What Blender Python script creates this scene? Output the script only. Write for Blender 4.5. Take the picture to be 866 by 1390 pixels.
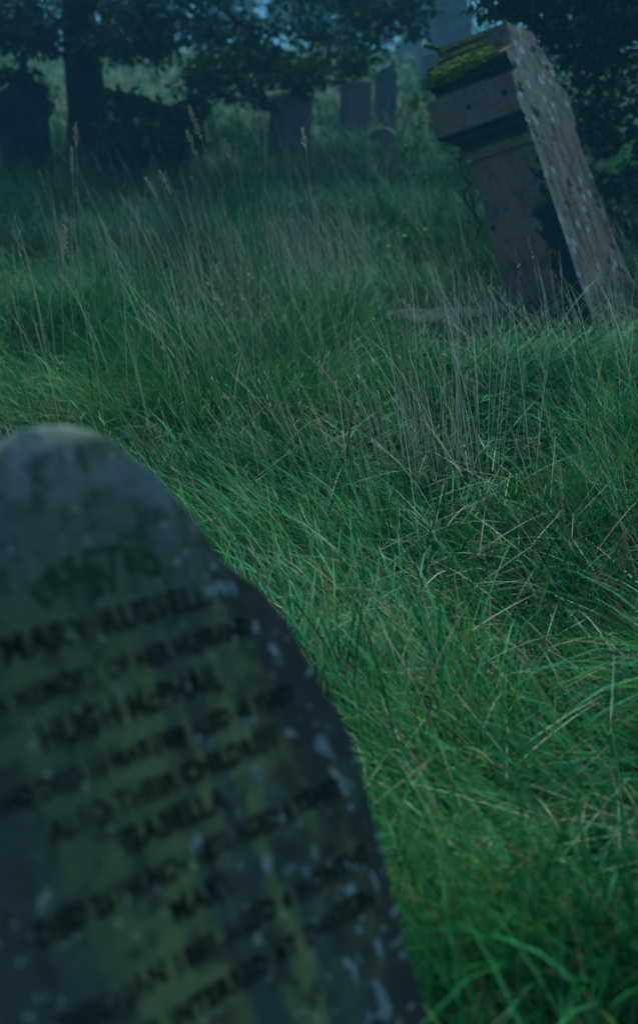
import bpy, bmesh, math, random
import numpy as np
from mathutils import Vector, Matrix, noise as mn

for o in list(bpy.data.objects):
    bpy.data.objects.remove(o)
S = bpy.context.scene
COL = S.collection
rng = np.random.default_rng(11)
random.seed(5)
PI = math.pi

# ------------------------------------------------------------------ camera
PITCH = math.radians(19.4)
CAM = np.array([0.0, 0.0, 1.5])
F = 1806.0                                   # focal length in photograph pixels
cd = bpy.data.cameras.new("camera")
cam = bpy.data.objects.new("camera", cd); COL.objects.link(cam)
cam.location = CAM; cam.rotation_euler = (PI / 2 - PITCH, 0, 0)
cd.sensor_fit = 'VERTICAL'; cd.sensor_height = 36; cd.lens = F / 1390 * 36
cd.clip_start = 0.05; cd.clip_end = 2000
cd.dof.use_dof = True; cd.dof.focus_distance = 4.1; cd.dof.aperture_fstop = 2.5
S.camera = cam

# ------------------------------------------------------------------ world, sun, exposure
SUN_EL, SUN_AZ = math.radians(66), math.radians(14)
w = bpy.data.worlds.new("World"); S.world = w; w.use_nodes = True
nt = w.node_tree; nt.nodes.clear()
sky = nt.nodes.new('ShaderNodeTexSky'); sky.sky_type = 'NISHITA'; sky.sun_disc = False
sky.sun_elevation = SUN_EL; sky.sun_rotation = SUN_AZ
sky.air_density = 1.0; sky.dust_density = 4.0; sky.ozone_density = 2.0
bg = nt.nodes.new('ShaderNodeBackground'); bg.inputs[1].default_value = 0.060
mx = nt.nodes.new('ShaderNodeMix'); mx.data_type = 'RGBA'; mx.blend_type = 'MULTIPLY'
mx.inputs[0].default_value = 1.0; mx.inputs[7].default_value = (0.37, 0.70, 0.88, 1)   # blue cast of the dusk light
wo = nt.nodes.new('ShaderNodeOutputWorld')
nt.links.new(sky.outputs[0], mx.inputs[6]); nt.links.new(mx.outputs[2], bg.inputs[0]); nt.links.new(bg.outputs[0], wo.inputs[0])
sl = bpy.data.lights.new("sun", 'SUN'); sl.energy = 1.35; sl.angle = math.radians(28); sl.color = (0.48, 0.82, 0.86)
so = bpy.data.objects.new("sun", sl); COL.objects.link(so)
so.rotation_euler = (PI / 2 - SUN_EL, 0, PI - SUN_AZ)
so.location = (0, 0, 20)
S.view_settings.view_transform = 'Standard'; S.view_settings.look = 'None'
S.view_settings.gamma = 1; S.view_settings.exposure = 1.35
S.view_settings.use_curve_mapping = False
S.cycles.max_bounces = 5; S.cycles.diffuse_bounces = 1; S.cycles.glossy_bounces = 2
S.cycles.transmission_bounces = 3; S.cycles.transparent_max_bounces = 4; S.cycles.volume_bounces = 1
S.cycles.sample_clamp_indirect = 4
S.cycles.use_denoising = True
try:
    S.cycles.denoiser = 'OPENIMAGEDENOISE'
except Exception:
    pass

# ------------------------------------------------------------------ helpers
def ray(x, y):
    return np.array([(x - 433) / F, 0, 0]) + (695 - y) / F * np.array([0, math.sin(PITCH), math.cos(PITCH)]) + np.array([0, math.cos(PITCH), -math.sin(PITCH)])

def at(x, y, d):
    """the point that lies d metres ahead of the camera's spot in the direction of photograph pixel x, y"""
    r = ray(x, y)
    return Vector(CAM + r * (d / r[1]))

def tag(o, label=None, cat=None, group=None, kind=None):
    if label: o['label'] = label
    if cat: o['category'] = cat
    if group: o['group'] = group
    if kind: o['kind'] = kind
    return o

def empty(name, loc, label, cat, group=None):
    o = bpy.data.objects.new(name, None); COL.objects.link(o); o.location = loc
    o.empty_display_size = 0.1
    return tag(o, label, cat, group)

def link(name, me, mat, parent=None):
    o = bpy.data.objects.new(name, me); COL.objects.link(o)
    if mat and not me.materials: me.materials.append(mat)
    if parent is not None:
        o.parent = parent
    return o

def smooth(me, on=True):
    me.polygons.foreach_set('use_smooth', np.full(len(me.polygons), on)); me.update()

def np_mesh(name, V, loops, starts, attrs=None):
    me = bpy.data.meshes.new(name)
    me.vertices.add(len(V)); me.vertices.foreach_set('co', np.ascontiguousarray(V, dtype=np.float32).ravel())
    me.loops.add(len(loops)); me.loops.foreach_set('vertex_index', np.ascontiguousarray(loops, dtype=np.int32))
    me.polygons.add(len(starts)); me.polygons.foreach_set('loop_start', np.ascontiguousarray(starts, dtype=np.int32))
    for k, v in (attrs or {}).items():
        a = me.attributes.new(k, 'FLOAT', 'POINT'); a.data.foreach_set('value', np.ascontiguousarray(v, dtype=np.float32))
    me.update(calc_edges=True)
    return me

_g = rng.random((64, 64, 12))
def vnoise(x, y, ch=0):
    x = np.asarray(x, float); y = np.asarray(y, float)
    xi = np.floor(x).astype(int); yi = np.floor(y).astype(int); fx = x - xi; fy = y - yi
    fx = fx * fx * (3 - 2 * fx); fy = fy * fy * (3 - 2 * fy)
    g = _g[:, :, ch]
    a = g[xi % 64, yi % 64]; b = g[(xi + 1) % 64, yi % 64]; c = g[xi % 64, (yi + 1) % 64]; d = g[(xi + 1) % 64, (yi + 1) % 64]
    return (a * (1 - fx) + b * fx) * (1 - fy) + (c * (1 - fx) + d * fx) * fy

def ground_z(x, y):
    x = np.asarray(x, float); y = np.asarray(y, float)
    t = np.clip((y - 8.5) / 27, 0, 1)
    z = 1.05 * (t * t * (3 - 2 * t)) * 0.9 + 0.1 * t
    z = z + 0.10 * (vnoise(x / 1.9 + 7, y / 1.9 + 3, 1) - 0.5) + 0.035 * (vnoise(x / .5, y / .5, 2) - 0.5)
    return z

# ------------------------------------------------------------------ materials
class NT:
    def __init__(s, name):
        s.m = bpy.data.materials.new(name); s.m.use_nodes = True; s.t = s.m.node_tree; s.t.nodes.clear()
        s.out = s.t.nodes.new('ShaderNodeOutputMaterial')
    def n(s, typ, **kw):
        nd = s.t.nodes.new(typ)
        for k, v in kw.items():
            setattr(nd, k, v)
        return nd
    def l(s, a, b): s.t.links.new(a, b)
    def attr(s, name): return s.n('ShaderNodeAttribute', attribute_name=name)
    def noise(s, vec, scale, detail=4, rough=.6, sc=None):
        nd = s.n('ShaderNodeTexNoise'); nd.inputs['Scale'].default_value = scale; nd.inputs['Detail'].default_value = detail; nd.inputs['Roughness'].default_value = rough
        if sc:
            mp = s.n('ShaderNodeMapping'); mp.inputs['Scale'].default_value = sc; s.l(vec, mp.inputs[0]); vec = mp.outputs[0]
        s.l(vec, nd.inputs['Vector']); return nd.outputs['Fac']
    def voro(s, vec, scale, sc=None, rnd=1.0):
        nd = s.n('ShaderNodeTexVoronoi'); nd.inputs['Scale'].default_value = scale; nd.inputs['Randomness'].default_value = rnd
        if sc:
            mp = s.n('ShaderNodeMapping'); mp.inputs['Scale'].default_value = sc; s.l(vec, mp.inputs[0]); vec = mp.outputs[0]
        s.l(vec, nd.inputs['Vector']); return nd
    def ramp(s, fac, lo, hi, a=0.0, b=1.0):
        nd = s.n('ShaderNodeMapRange'); nd.interpolation_type = 'SMOOTHSTEP'
        nd.inputs[1].default_value = lo; nd.inputs[2].default_value = hi; nd.inputs[3].default_value = a; nd.inputs[4].default_value = b
        s.l(fac, nd.inputs[0]); return nd.outputs[0]
    def math(s, op, a, b=None):
        nd = s.n('ShaderNodeMath', operation=op)
        for i, v in enumerate((a, b)):
            if v is None: continue
            if isinstance(v, (int, float)): nd.inputs[i].default_value = v
            else: s.l(v, nd.inputs[i])
        return nd.outputs[0]
    def mix(s, f, a, b):
        nd = s.n('ShaderNodeMix', data_type='RGBA')
        for i, v in ((0, f), (6, a), (7, b)):
            if isinstance(v, tuple): nd.inputs[i].default_value = v + (1,) if len(v) == 3 else v
            elif isinstance(v, (int, float)): nd.inputs[i].default_value = v
            else: s.l(v, nd.inputs[i])
        return nd.outputs[2]
    def bsdf(s, col, rough=.8, spec=.3, bump=None, bs=.3, bd=.01, trans=0):
        p = s.n('ShaderNodeBsdfPrincipled'); p.inputs['Roughness'].default_value = rough
        p.inputs['Specular IOR Level'].default_value = spec
        if isinstance(col, tuple): p.inputs['Base Color'].default_value = col + (1,)
        else: s.l(col, p.inputs['Base Color'])
        if bump is not None:
            b = s.n('ShaderNodeBump'); b.inputs['Strength'].default_value = bs; b.inputs['Distance'].default_value = bd
            s.l(bump, b.inputs['Height']); s.l(b.outputs[0], p.inputs['Normal'])
        sh = p.outputs[0]
        if trans:
            t = s.n('ShaderNodeBsdfTranslucent')
            if isinstance(col, tuple): t.inputs[0].default_value = col + (1,)
            else: s.l(col, t.inputs[0])
            m = s.n('ShaderNodeMixShader'); m.inputs[0].default_value = trans
            s.l(sh, m.inputs[1]); s.l(t.outputs[0], m.inputs[2]); sh = m.outputs[0]
        s.l(sh, s.out.inputs[0]); return s.m

def mat_blade(name, stops, rough=.45, spec=.4, trans=.3):
    t = NT(name); a = t.attr('tone')
    cr = t.n('ShaderNodeValToRGB'); el = cr.color_ramp.elements
    while len(el) < len(stops): el.new(.5)
    for e, (p, c) in zip(el, stops): e.position = p; e.color = c + (1,)
    t.l(a.outputs['Fac'], cr.inputs[0])
    return t.bsdf(cr.outputs[0], rough, spec, trans=trans)

M_GRASS = mat_blade('grass_blades', [(0.0, (.004, .040, .008)), (.22, (.010, .110, .016)), (.42, (.028, .205, .032)), (.54, (.058, .270, .105)), (.66, (.085, .270, .022)), (.76, (.17, .20, .03)), (.88, (.28, .17, .08)), (1.0, (.56, .40, .24))], .42, .15, .16)
M_STALK = mat_blade('dry_stalks', [(0.0, (.24, .13, .07)), (.5, (.56, .40, .25)), (1.0, (.85, .68, .46))], .7, .2, .15)
M_LEAF = mat_blade('tree_leaves', [(0.0, (.005, .030, .014)), (.5, (.013, .062, .018)), (.85, (.04, .12, .02)), (1.0, (.12, .19, .03))], .5, .12, .22)
M_SHRUB = mat_blade('shrub_leaves', [(0.0, (.04, .12, .03)), (.6, (.09, .20, .04)), (1.0, (.22, .30, .06))], .5, .3, .3)
M_HOLLY = mat_blade('dark_bush_leaves', [(0.0, (.004, .028, .014)), (.7, (.010, .060, .024)), (1.0, (.05, .14, .05))], .45, .15, .15)

def mat_ground():
    t = NT('ground_soil'); g = t.n('ShaderNodeNewGeometry').outputs['Position']
    n1 = t.noise(g, 3, 6); n2 = t.noise(g, 40, 4); n3 = t.noise(g, .35, 3)
    c = t.mix(t.ramp(n1, .35, .65), (.020, .040, .014), (.050, .050, .024))
    c = t.mix(t.ramp(n2, .4, .7), c, (.035, .070, .020))
    sx = t.n('ShaderNodeSeparateXYZ'); t.l(g, sx.inputs[0])
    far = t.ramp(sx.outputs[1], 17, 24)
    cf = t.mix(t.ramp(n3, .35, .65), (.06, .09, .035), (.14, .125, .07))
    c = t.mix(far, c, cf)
    return t.bsdf(c, .95, .03, n2, .6, .03)
def mat_bark():
    t = NT('bark'); tc = t.n('ShaderNodeTexCoord').outputs['Object']
    n1 = t.noise(tc, 9, 6, .7, (3, 3, .7)); n2 = t.noise(tc, 2, 3)
    c = t.mix(t.ramp(n1, .35, .65), (.010, .009, .009), (.036, .032, .028))
    c = t.mix(t.ramp(n2, .55, .75), c, (.035, .055, .025))
    return t.bsdf(c, .9, .03, n1, .9, .04)
def mat_headstone():
    t = NT('weathered_grey_stone'); tc = t.n('ShaderNodeTexCoord').outputs['Object']
    sx = t.n('ShaderNodeSeparateXYZ'); t.l(tc, sx.inputs[0]); X, Y, Z = sx.outputs
    n1 = t.noise(tc, 7, 6, .65); n2 = t.noise(tc, 60, 5, .7); ns = t.noise(tc, 1, 5, .6, (8, 2, 1.5)); n3 = t.noise(tc, 18, 6, .7)
    c = t.mix(t.ramp(n1, .3, .7), (.045, .060, .070), (.115, .138, .160))
    c = t.mix(t.ramp(n2, .45, .75, 0, .5), c, (.045, .05, .045))
    # algae on the lower half in vertical streaks
    low = t.ramp(Z, .05, -.22)
    alg = t.math('MULTIPLY', t.ramp(ns, .47, .60), low)
    lowd = t.math('MULTIPLY', t.ramp(Z, .12, -.10), .88)
    c = t.mix(t.math('MULTIPLY', lowd, t.ramp(n1, .25, .6, .75, 1)), c, (.017, .022, .019))
    c = t.mix(t.math('MULTIPLY', alg, .75), c, (.098, .115, .042))
    # green film high up
    c = t.mix(t.math('MULTIPLY', t.ramp(t.noise(tc, 5, 5, .65), .44, .60), .7), c, (.045, .066, .034))
    mid = t.math('MULTIPLY', t.ramp(Z, -.12, -.04), t.math('MULTIPLY', t.ramp(Z, .13, .06), t.ramp(t.math('ABSOLUTE', X), .15, .06)))
    c = t.mix(t.math('MULTIPLY', mid, t.ramp(n3, .3, .6, .25, .7)), c, (.036, .056, .036))
    # dark grime along the right shoulder
    edge = t.math('ADD', X, t.math('MULTIPLY', t.math('SUBTRACT', n1, .5), .22))
    edge = t.math('ADD', edge, t.math('MULTIPLY', t.math('MINIMUM', Z, 0.0), .0))
    shoulder = t.math('MULTIPLY', t.ramp(edge, .155, .215), t.ramp(Z, .06, .0))
    arc = t.math('MULTIPLY', t.ramp(edge, .14, .18), t.ramp(Z, .02, .09))
    c = t.mix(t.math('MULTIPLY', t.math('MAXIMUM', shoulder, t.math('MULTIPLY', arc, .6)), t.ramp(n3, .3, .6, .35, .85)), c, (.016, .018, .018))
    # speckle of dirt
    c = t.mix(t.math('MULTIPLY', t.ramp(n3, .48, .60), .8), c, (.018, .023, .018))
    # lichen discs
    dn = t.n('ShaderNodeTexNoise'); dn.inputs['Scale'].default_value = 14; dn.inputs['Detail'].default_value = 3; t.l(tc, dn.inputs['Vector'])
    va = t.n('ShaderNodeVectorMath', operation='MULTIPLY_ADD'); t.l(dn.outputs['Color'], va.inputs[0]); va.inputs[1].default_value = (.085, .085, .085); t.l(tc, va.inputs[2]); tw = va.outputs[0]
    def lich(scale, thr, amt, seedsc, mask=None):
        v = t.voro(tw, scale, seedsc); d = v.outputs['Distance']; sp = t.n('ShaderNodeSeparateColor'); t.l(v.outputs['Color'], sp.inputs[0])
        wob = t.math('ADD', d, t.math('MULTIPLY', t.math('SUBTRACT', n3, .5), .35))
        m = t.math('MULTIPLY', t.ramp(wob, thr, thr - .09), t.ramp(sp.outputs[0], 1 - amt, 1 - amt + .02))
        return t.math('MULTIPLY', m, mask) if mask is not None else m
    c = t.mix(t.math('MULTIPLY', lich(44, .42, .24, (1, .3, 1), t.ramp(edge, .10, .2)), .6), c, (.15, .21, .26))
    c = t.mix(t.math('MULTIPLY', lich(15, .33, .20, (1, .3, 1), t.ramp(edge, .17, .21)), .55), c, (.12, .18, .22))
    c = t.mix(t.math('MULTIPLY', lich(19, .24, .10, (1, .3, 1)), .6), c, (.16, .22, .25))
    c = t.mix(t.math('MULTIPLY', lich(70, .34, .22, (1, .3, 1)), .5), c, (.17, .20, .20))
    # pale crust on the crown of the arch
    c = t.mix(t.math('MULTIPLY', t.ramp(Z, .128, .158), t.ramp(n3, .4, .55)), c, (.30, .28, .20))
    hb = t.math('ADD', n2, t.math('MULTIPLY', n1, 1.5))
    return t.bsdf(c, .9, .04, hb, .5, .006)
def mat_letters():
    t = NT('mossy_dark_lettering'); tc = t.n('ShaderNodeTexCoord').outputs['Object']
    n = t.noise(tc, 30, 5); n2 = t.noise(tc, 6, 3)
    c = t.mix(t.ramp(n, .35, .6), (.002, .003, .002), (.006, .008, .005))
    c = t.mix(t.ramp(t.noise(tc, 12, 5, .7), .47, .62), c, (.022, .028, .020))
    sx = t.n('ShaderNodeSeparateXYZ'); t.l(tc, sx.inputs[0])
    c = t.mix(t.math('MULTIPLY', t.ramp(sx.outputs[2], -.055, -.035), .85), c, (.014, .034, .014))
    return t.bsdf(c, .9, .02)
def mat_sandstone():
    t = NT('brown_sandstone'); at_ = t.attr('uvw').outputs['Vector']
    sx = t.n('ShaderNodeSeparateXYZ'); t.l(at_, sx.inputs[0]); Uc, Vc, Wc = sx.outputs
    n1 = t.noise(at_, 5, 6, .65); n2 = t.noise(at_, 45, 5, .7); n3 = t.noise(at_, 16, 6, .7)
    left = t.mix(t.ramp(n1, .3, .7), (.150, .090, .070), (.245, .148, .110))
    left = t.mix(t.math('MULTIPLY', t.ramp(t.noise(at_, 3, 3), .52, .7), .7), left, (.26, .13, .06))
    left = t.mix(t.math('MULTIPLY', t.ramp(n2, .45, .7), .4), left, (.045, .035, .035))
    # black growth up the near corner and spots
    cor = t.math('ADD', Uc, t.math('MULTIPLY', t.math('SUBTRACT', n3, .5), .34)); cor = t.math('ADD', cor, t.math('MULTIPLY', t.math('SUBTRACT', n2, .5), .10))
    cm = t.math('MULTIPLY', t.ramp(cor, .125, .105), t.ramp(Wc, .70, .56))
    cm = t.math('MAXIMUM', cm, t.math('MULTIPLY', t.ramp(cor, .10, .05), t.math('MULTIPLY', t.ramp(n3, .46, .50), t.ramp(Wc, .95, .85))))
    cm = t.math('MAXIMUM', cm, t.math('MULTIPLY', t.ramp(Wc, .22, .05), t.ramp(n3, .42, .5)))
    dn = t.n('ShaderNodeTexNoise'); dn.inputs['Scale'].default_value = 11; dn.inputs['Detail'].default_value = 4; t.l(at_, dn.inputs['Vector'])
    va = t.n('ShaderNodeVectorMath', operation='MULTIPLY_ADD'); t.l(dn.outputs['Color'], va.inputs[0]); va.inputs[1].default_value = (.0, .07, .06); t.l(at_, va.inputs[2]); aw = va.outputs[0]
    v = t.voro(at_, 13); sp = t.n('ShaderNodeSeparateColor'); t.l(v.outputs['Color'], sp.inputs[0])
    spots = t.math('MULTIPLY', t.ramp(t.math('ADD', v.outputs['Distance'], t.math('MULTIPLY', n2, .3)), .42, .34), t.ramp(sp.outputs[0], .74, .76))
    und = t.math('MULTIPLY', t.ramp(Wc, .985, 1.02), t.ramp(Wc, 1.125, 1.115))  # shadow under the cornice and in the cap recess painted in, with grime
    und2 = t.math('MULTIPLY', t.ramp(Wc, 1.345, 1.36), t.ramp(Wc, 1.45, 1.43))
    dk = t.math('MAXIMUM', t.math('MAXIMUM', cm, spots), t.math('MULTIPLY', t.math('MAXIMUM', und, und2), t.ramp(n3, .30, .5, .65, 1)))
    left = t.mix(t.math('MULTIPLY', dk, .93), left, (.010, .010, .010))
    # right hand face: grey lichened, streaked along its length
    nsv = t.noise(at_, 1, 6, .7, (10, 13, 7)); ns2 = t.noise(at_, 1, 5, .6, (10, 8, 4.5))
    right = t.mix(t.ramp(nsv, .40, .58), (.080, .053, .039), (.195, .150, .120))
    right = t.mix(t.math('MULTIPLY', t.ramp(ns2, .5, .62), .75), right, (.17, .095, .060))
    ed = t.math('MAXIMUM', t.ramp(Vc, .09, .0), t.math('MULTIPLY', t.ramp(Wc, .9, 1.3), .7))
    right = t.mix(t.math('MULTIPLY', ed, .6), right, (.215, .190, .165))
    vl = t.voro(aw, 1, (10, 14, 17)); sp2 = t.n('ShaderNodeSeparateColor'); t.l(vl.outputs['Color'], sp2.inputs[0])
    li = t.math('MULTIPLY', t.ramp(t.math('ADD', vl.outputs['Distance'], t.math('MULTIPLY', n2, .3)), .62, .42), t.ramp(sp2.outputs[0], .82, .84))
    right = t.mix(t.math('MULTIPLY', li, .45), right, (.46, .46, .44))
    vd = t.voro(aw, 1, (10, 9, 15)); sp3 = t.n('ShaderNodeSeparateColor'); t.l(vd.outputs['Color'], sp3.inputs[0])
    di = t.math('MULTIPLY', t.ramp(t.math('ADD', vd.outputs['Distance'], t.math('MULTIPLY', n2, .5)), .66, .50), t.ramp(sp3.outputs[1], .76, .78))
    right = t.mix(t.math('MULTIPLY', di, .92), right, (.022, .024, .020))
    right = t.mix(t.math('MULTIPLY', t.ramp(Wc, .25, .0), t.ramp(n3, .44, .54)), right, (.045, .06, .025))
    left = t.mix(t.math('MULTIPLY', t.ramp(t.noise(at_, 8, 6, .7), .52, .62), .6), left, (.055, .045, .042))
    right = t.mix(t.math('MULTIPLY', t.ramp(t.noise(aw, 1, 5, .7, (10, 5, 8)), .56, .64), .75), right, (.045, .040, .034))
    c = t.mix(t.ramp(Uc, .003, .001), left, right)
    hb = t.math('ADD', n2, n3)
    return t.bsdf(c, .9, .05, hb, .6, .008)
def mat_stone(name, a, b, moss=.0):
    t = NT(name); tc = t.n('ShaderNodeTexCoord').outputs['Object']
    n1 = t.noise(tc, 4, 6, .65); n2 = t.noise(tc, 25, 4)
    c = t.mix(t.ramp(n1, .35, .65), a, b)
    c = t.mix(t.math('MULTIPLY', t.ramp(n2, .5, .7), .5), c, tuple(x * .35 for x in a))
    if moss: c = t.mix(t.math('MULTIPLY', t.ramp(n1, .5, .6), moss), c, (.05, .08, .03))
    return t.bsdf(c, .9, .05, n2, .5, .01)
def mat_moss():
    t = NT('yellow_green_moss'); tc = t.n('ShaderNodeNewGeometry').outputs['Position']
    n1 = t.noise(tc, 22, 5); n2 = t.noise(tc, 120, 3)
    c = t.mix(t.ramp(n1, .35, .62), (.035, .055, .010), (.145, .15, .022))
    return t.bsdf(c, .95, .03, n2, .8, .006)

M_GROUND = mat_ground(); M_BARK = mat_bark(); M_HEAD = mat_headstone(); M_LET = mat_letters(); M_SAND = mat_sandstone(); M_MOSS = mat_moss()
M_SLAB = mat_stone('slab_stone', (.05, .042, .036), (.15, .135, .12), .85)
M_DARKST = mat_stone('shadowed_old_stone', (.018, .018, .018), (.036, .035, .033), .4)  # shadow put into the colour, so the far-left stone sinks back
M_REDST = mat_stone('red_brown_stone', (.17, .11, .10), (.25, .17, .15), .2)
M_BLUEST = mat_stone('slate_grey_stone', (.09, .09, .10), (.15, .15, .16), .1)
M_PALEST = mat_stone('pale_granite', (.12, .12, .12), (.18, .18, .18), .0)

# ------------------------------------------------------------------ ground
ys = np.concatenate([np.arange(-6, 14, .16), np.arange(14, 60, .6), np.geomspace(60, 900, 40)])
xs0 = np.concatenate([-np.geomspace(900, 12, 40), np.arange(-11.5, 11.5, .2), np.geomspace(12, 900, 40)])
GX, GY = np.meshgrid(xs0, ys); GZ = ground_z(GX, GY)
V = np.stack([GX, GY, GZ], -1).reshape(-1, 3); nx, ny = len(xs0), len(ys)
i, j = np.meshgrid(np.arange(nx - 1), np.arange(ny - 1)); a = (j * nx + i).ravel()
Q = np.stack([a, a + 1, a + nx + 1, a + nx], -1)
me = np_mesh('ground', V, Q.ravel(), np.arange(len(Q)) * 4); smooth(me)
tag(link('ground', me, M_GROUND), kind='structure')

# ------------------------------------------------------------------ near gravestone
vp = ray(1850, 365); RT = Vector(vp / np.linalg.norm(vp))
nn = np.cross(ray(125, 755), ray(281, 1215)); dd = np.cross(nn, np.array(RT)); dd /= np.linalg.norm(dd); dd *= -np.sign(dd[2])
if dd[2] > 0: dd = -dd
UPG = -Vector(dd); YG = UPG.cross(RT)                     # x right along the face, y into the stone, z up the stone
P0 = Vector(CAM + ray(125, 755) * 1.55)
MG = Matrix((RT, YG, UPG)).transposed().to_4x4(); MG.translation = P0
TH = 0.095
out = [(0.0, .166), (.035, .162), (.067, .150), (.092, .133), (.114, .109), (.133, .091), (.149, .072), (.166, .048), (.180, .023), (.191, -.002), (.198, -.025), (.206, -.045),
       (.213, -.053), (.232, -.070), (.252, -.089), (.268, -.111), (.281, -.138), (.289, -.166), (.293, -.192), (.297, -.222), (.301, -.243), (.313, -.268), (.320, -.290), (.323, -.324), (.321, -.394), (.311, -.451), (.299, -.527), (.291, -.603), (.290, -.70), (.288, -.85), (.287, -1.22)]
left_out = [(-x - (.0 if z > -.06 else .01), z) for x, z in reversed(out[1:])]
left_out = [(x * (1.0 if z > -.2 else 1.03), z) for x, z in left_out]
OUT = [(x * 1.025, z + (.002 if z > -.2 else 0)) for x, z in out + left_out]
def rough_outline(O, step=.012):
    res = []
    for k in range(len(O)):
        p, q = Vector(O[k]), Vector(O[(k + 1) % len(O)]); m = max(1, int((q - p).length / step))
        for j in range(m):
            c = p.lerp(q, j / m); n_ = mn.noise_vector(Vector((c.x * 22, c.y * 22, 3))) * .005 + mn.noise_vector(Vector((c.x * 70, c.y * 70, 8))) * .0018
            chip = max(0, mn.noise(Vector((c.x * 12, c.y * 12, 20))) - .25) * .025
            res.append((c.x * (1 - chip) + n_.x, c.y + n_.y))
    return res
OUT = rough_outline(OUT)
def slab_mesh(outline, th, bev=.006):
    bm = bmesh.new(); N = len(outline)
    cx = sum(p[0] for p in outline) / N; cz = sum(p[1] for p in outline) / N
    def inset(d):
        r = []
        for k in range(N):
            p, q, s = Vector(outline[k - 1]), Vector(outline[k]), Vector(outline[(k + 1) % N])
            t = (s - p)
            if t.length < 1e-6: t = Vector((1, 0))
            t.normalize(); nrm = Vector((t.y, -t.x))
            r.append(q - nrm * (-d) if False else q - Vector((-nrm.x, -nrm.y)) * -d if False else q + nrm * d)
        return r
    rings = []
    for d, y in ((bev, 0), (bev * .3, bev * .3), (0, bev), (0, th * .5), (0, th - bev), (bev, th)):
        rings.append([bm.verts.new((p.x, y, p.y)) for p in inset(d)])
    for r0, r1 in zip(rings, rings[1:]):
        for k in range(N):
            bm.faces.new((r0[k], r1[k], r1[(k + 1) % N], r0[(k + 1) % N]))
    bm.faces.new(rings[0]); bm.faces.new(list(reversed(rings[-1])))
    bmesh.ops.recalc_face_normals(bm, faces=bm.faces)
    me = bpy.data.meshes.new('slab'); bm.to_mesh(me); bm.free(); return me
gs = link('gravestone', slab_mesh(OUT, TH), M_HEAD)
gs.matrix_world = MG
tag(gs, 'large round-shouldered gravestone in the left foreground, blue-grey with lichen and dark carved lettering', 'gravestone')

def text_mesh(s, size, bold=.0):
    cu = bpy.data.curves.new('t', 'FONT'); cu.body = s; cu.size = size; cu.align_x = 'CENTER'; cu.offset = bold
    cu.extrude = 0.0006; cu.resolution_u = 3; cu.space_character = 1.08
    o = bpy.data.objects.new('t', cu); COL.objects.link(o)
    dg = bpy.context.evaluated_depsgraph_get(); me = bpy.data.meshes.new_from_object(o.evaluated_get(dg))
    bpy.data.objects.remove(o); bpy.data.curves.remove(cu); return me
def put_text(s, u, v, width, size, drop=.0):
    me = text_mesh(s, size * 1.12, .0009)
    xs_ = [q.co.x for q in me.vertices]; k = width / (max(xs_) - min(xs_)); mid = (max(xs_) + min(xs_)) / 2
    for q in me.vertices:
        x = (q.co.x - mid) * k; y = q.co.y * 1.0; z = q.co.z
        if drop:                                           # text on an arc
            a = x / drop; rad = drop + y
            x, y = rad * math.sin(a), rad * math.cos(a) - drop
        j = (mn.noise(Vector((x * 60 + u * 9, y * 60, v * 40))) * .0011, mn.noise(Vector((x * 60, y * 60 + 9, v * 40 + 5))) * .0011)
        q.co = (u + x + j[0], -0.0006 - z, -v + y + j[1])
    o = link('inscription', me, M_LET, gs)
    return o
CU = .012
lines = [("ERECTED", .003, .018, .19, .036, .16), ("BY", .006, .047, .045, .032, 0), ("MARY RUSSELL", .000, .092, .325, .037, 0),
         ("IN MEMORY OF HER HUSBAND", .005, .143, .42, .030, 0), ("HUGH McPHAIL", -.008, .194, .285, .040, 0),
         ("WHO DIED 11 MAY 1888 AGED 48 YEARS", .0, .240, .50, .027, 0), ("ALSO THEIR CHILDREN", .006, .286, .37, .030, 0),
         ("ISABELLA", -.006, .329, .165, .034, 0), ("DIED 25TH NOV 1878 AGED 4 YEARS", .020, .376, .50, .030, 0),
         ("MARY", -.004, .421, .105, .034, 0), ("DIED JAN 1888 AGED 4 MONTHS", .022, .470, .52, .030, 0),
         ("WHO LIE INTERRED AT DAVELIN", .0, .520, .53, .028, 0), ("AND OF THE ABOVE", .0, .566, .36, .028, 0)]
for s, u, v, wd, sz, dr in lines[:-1]:
    put_text(s, u, v, wd, sz, dr)

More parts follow.
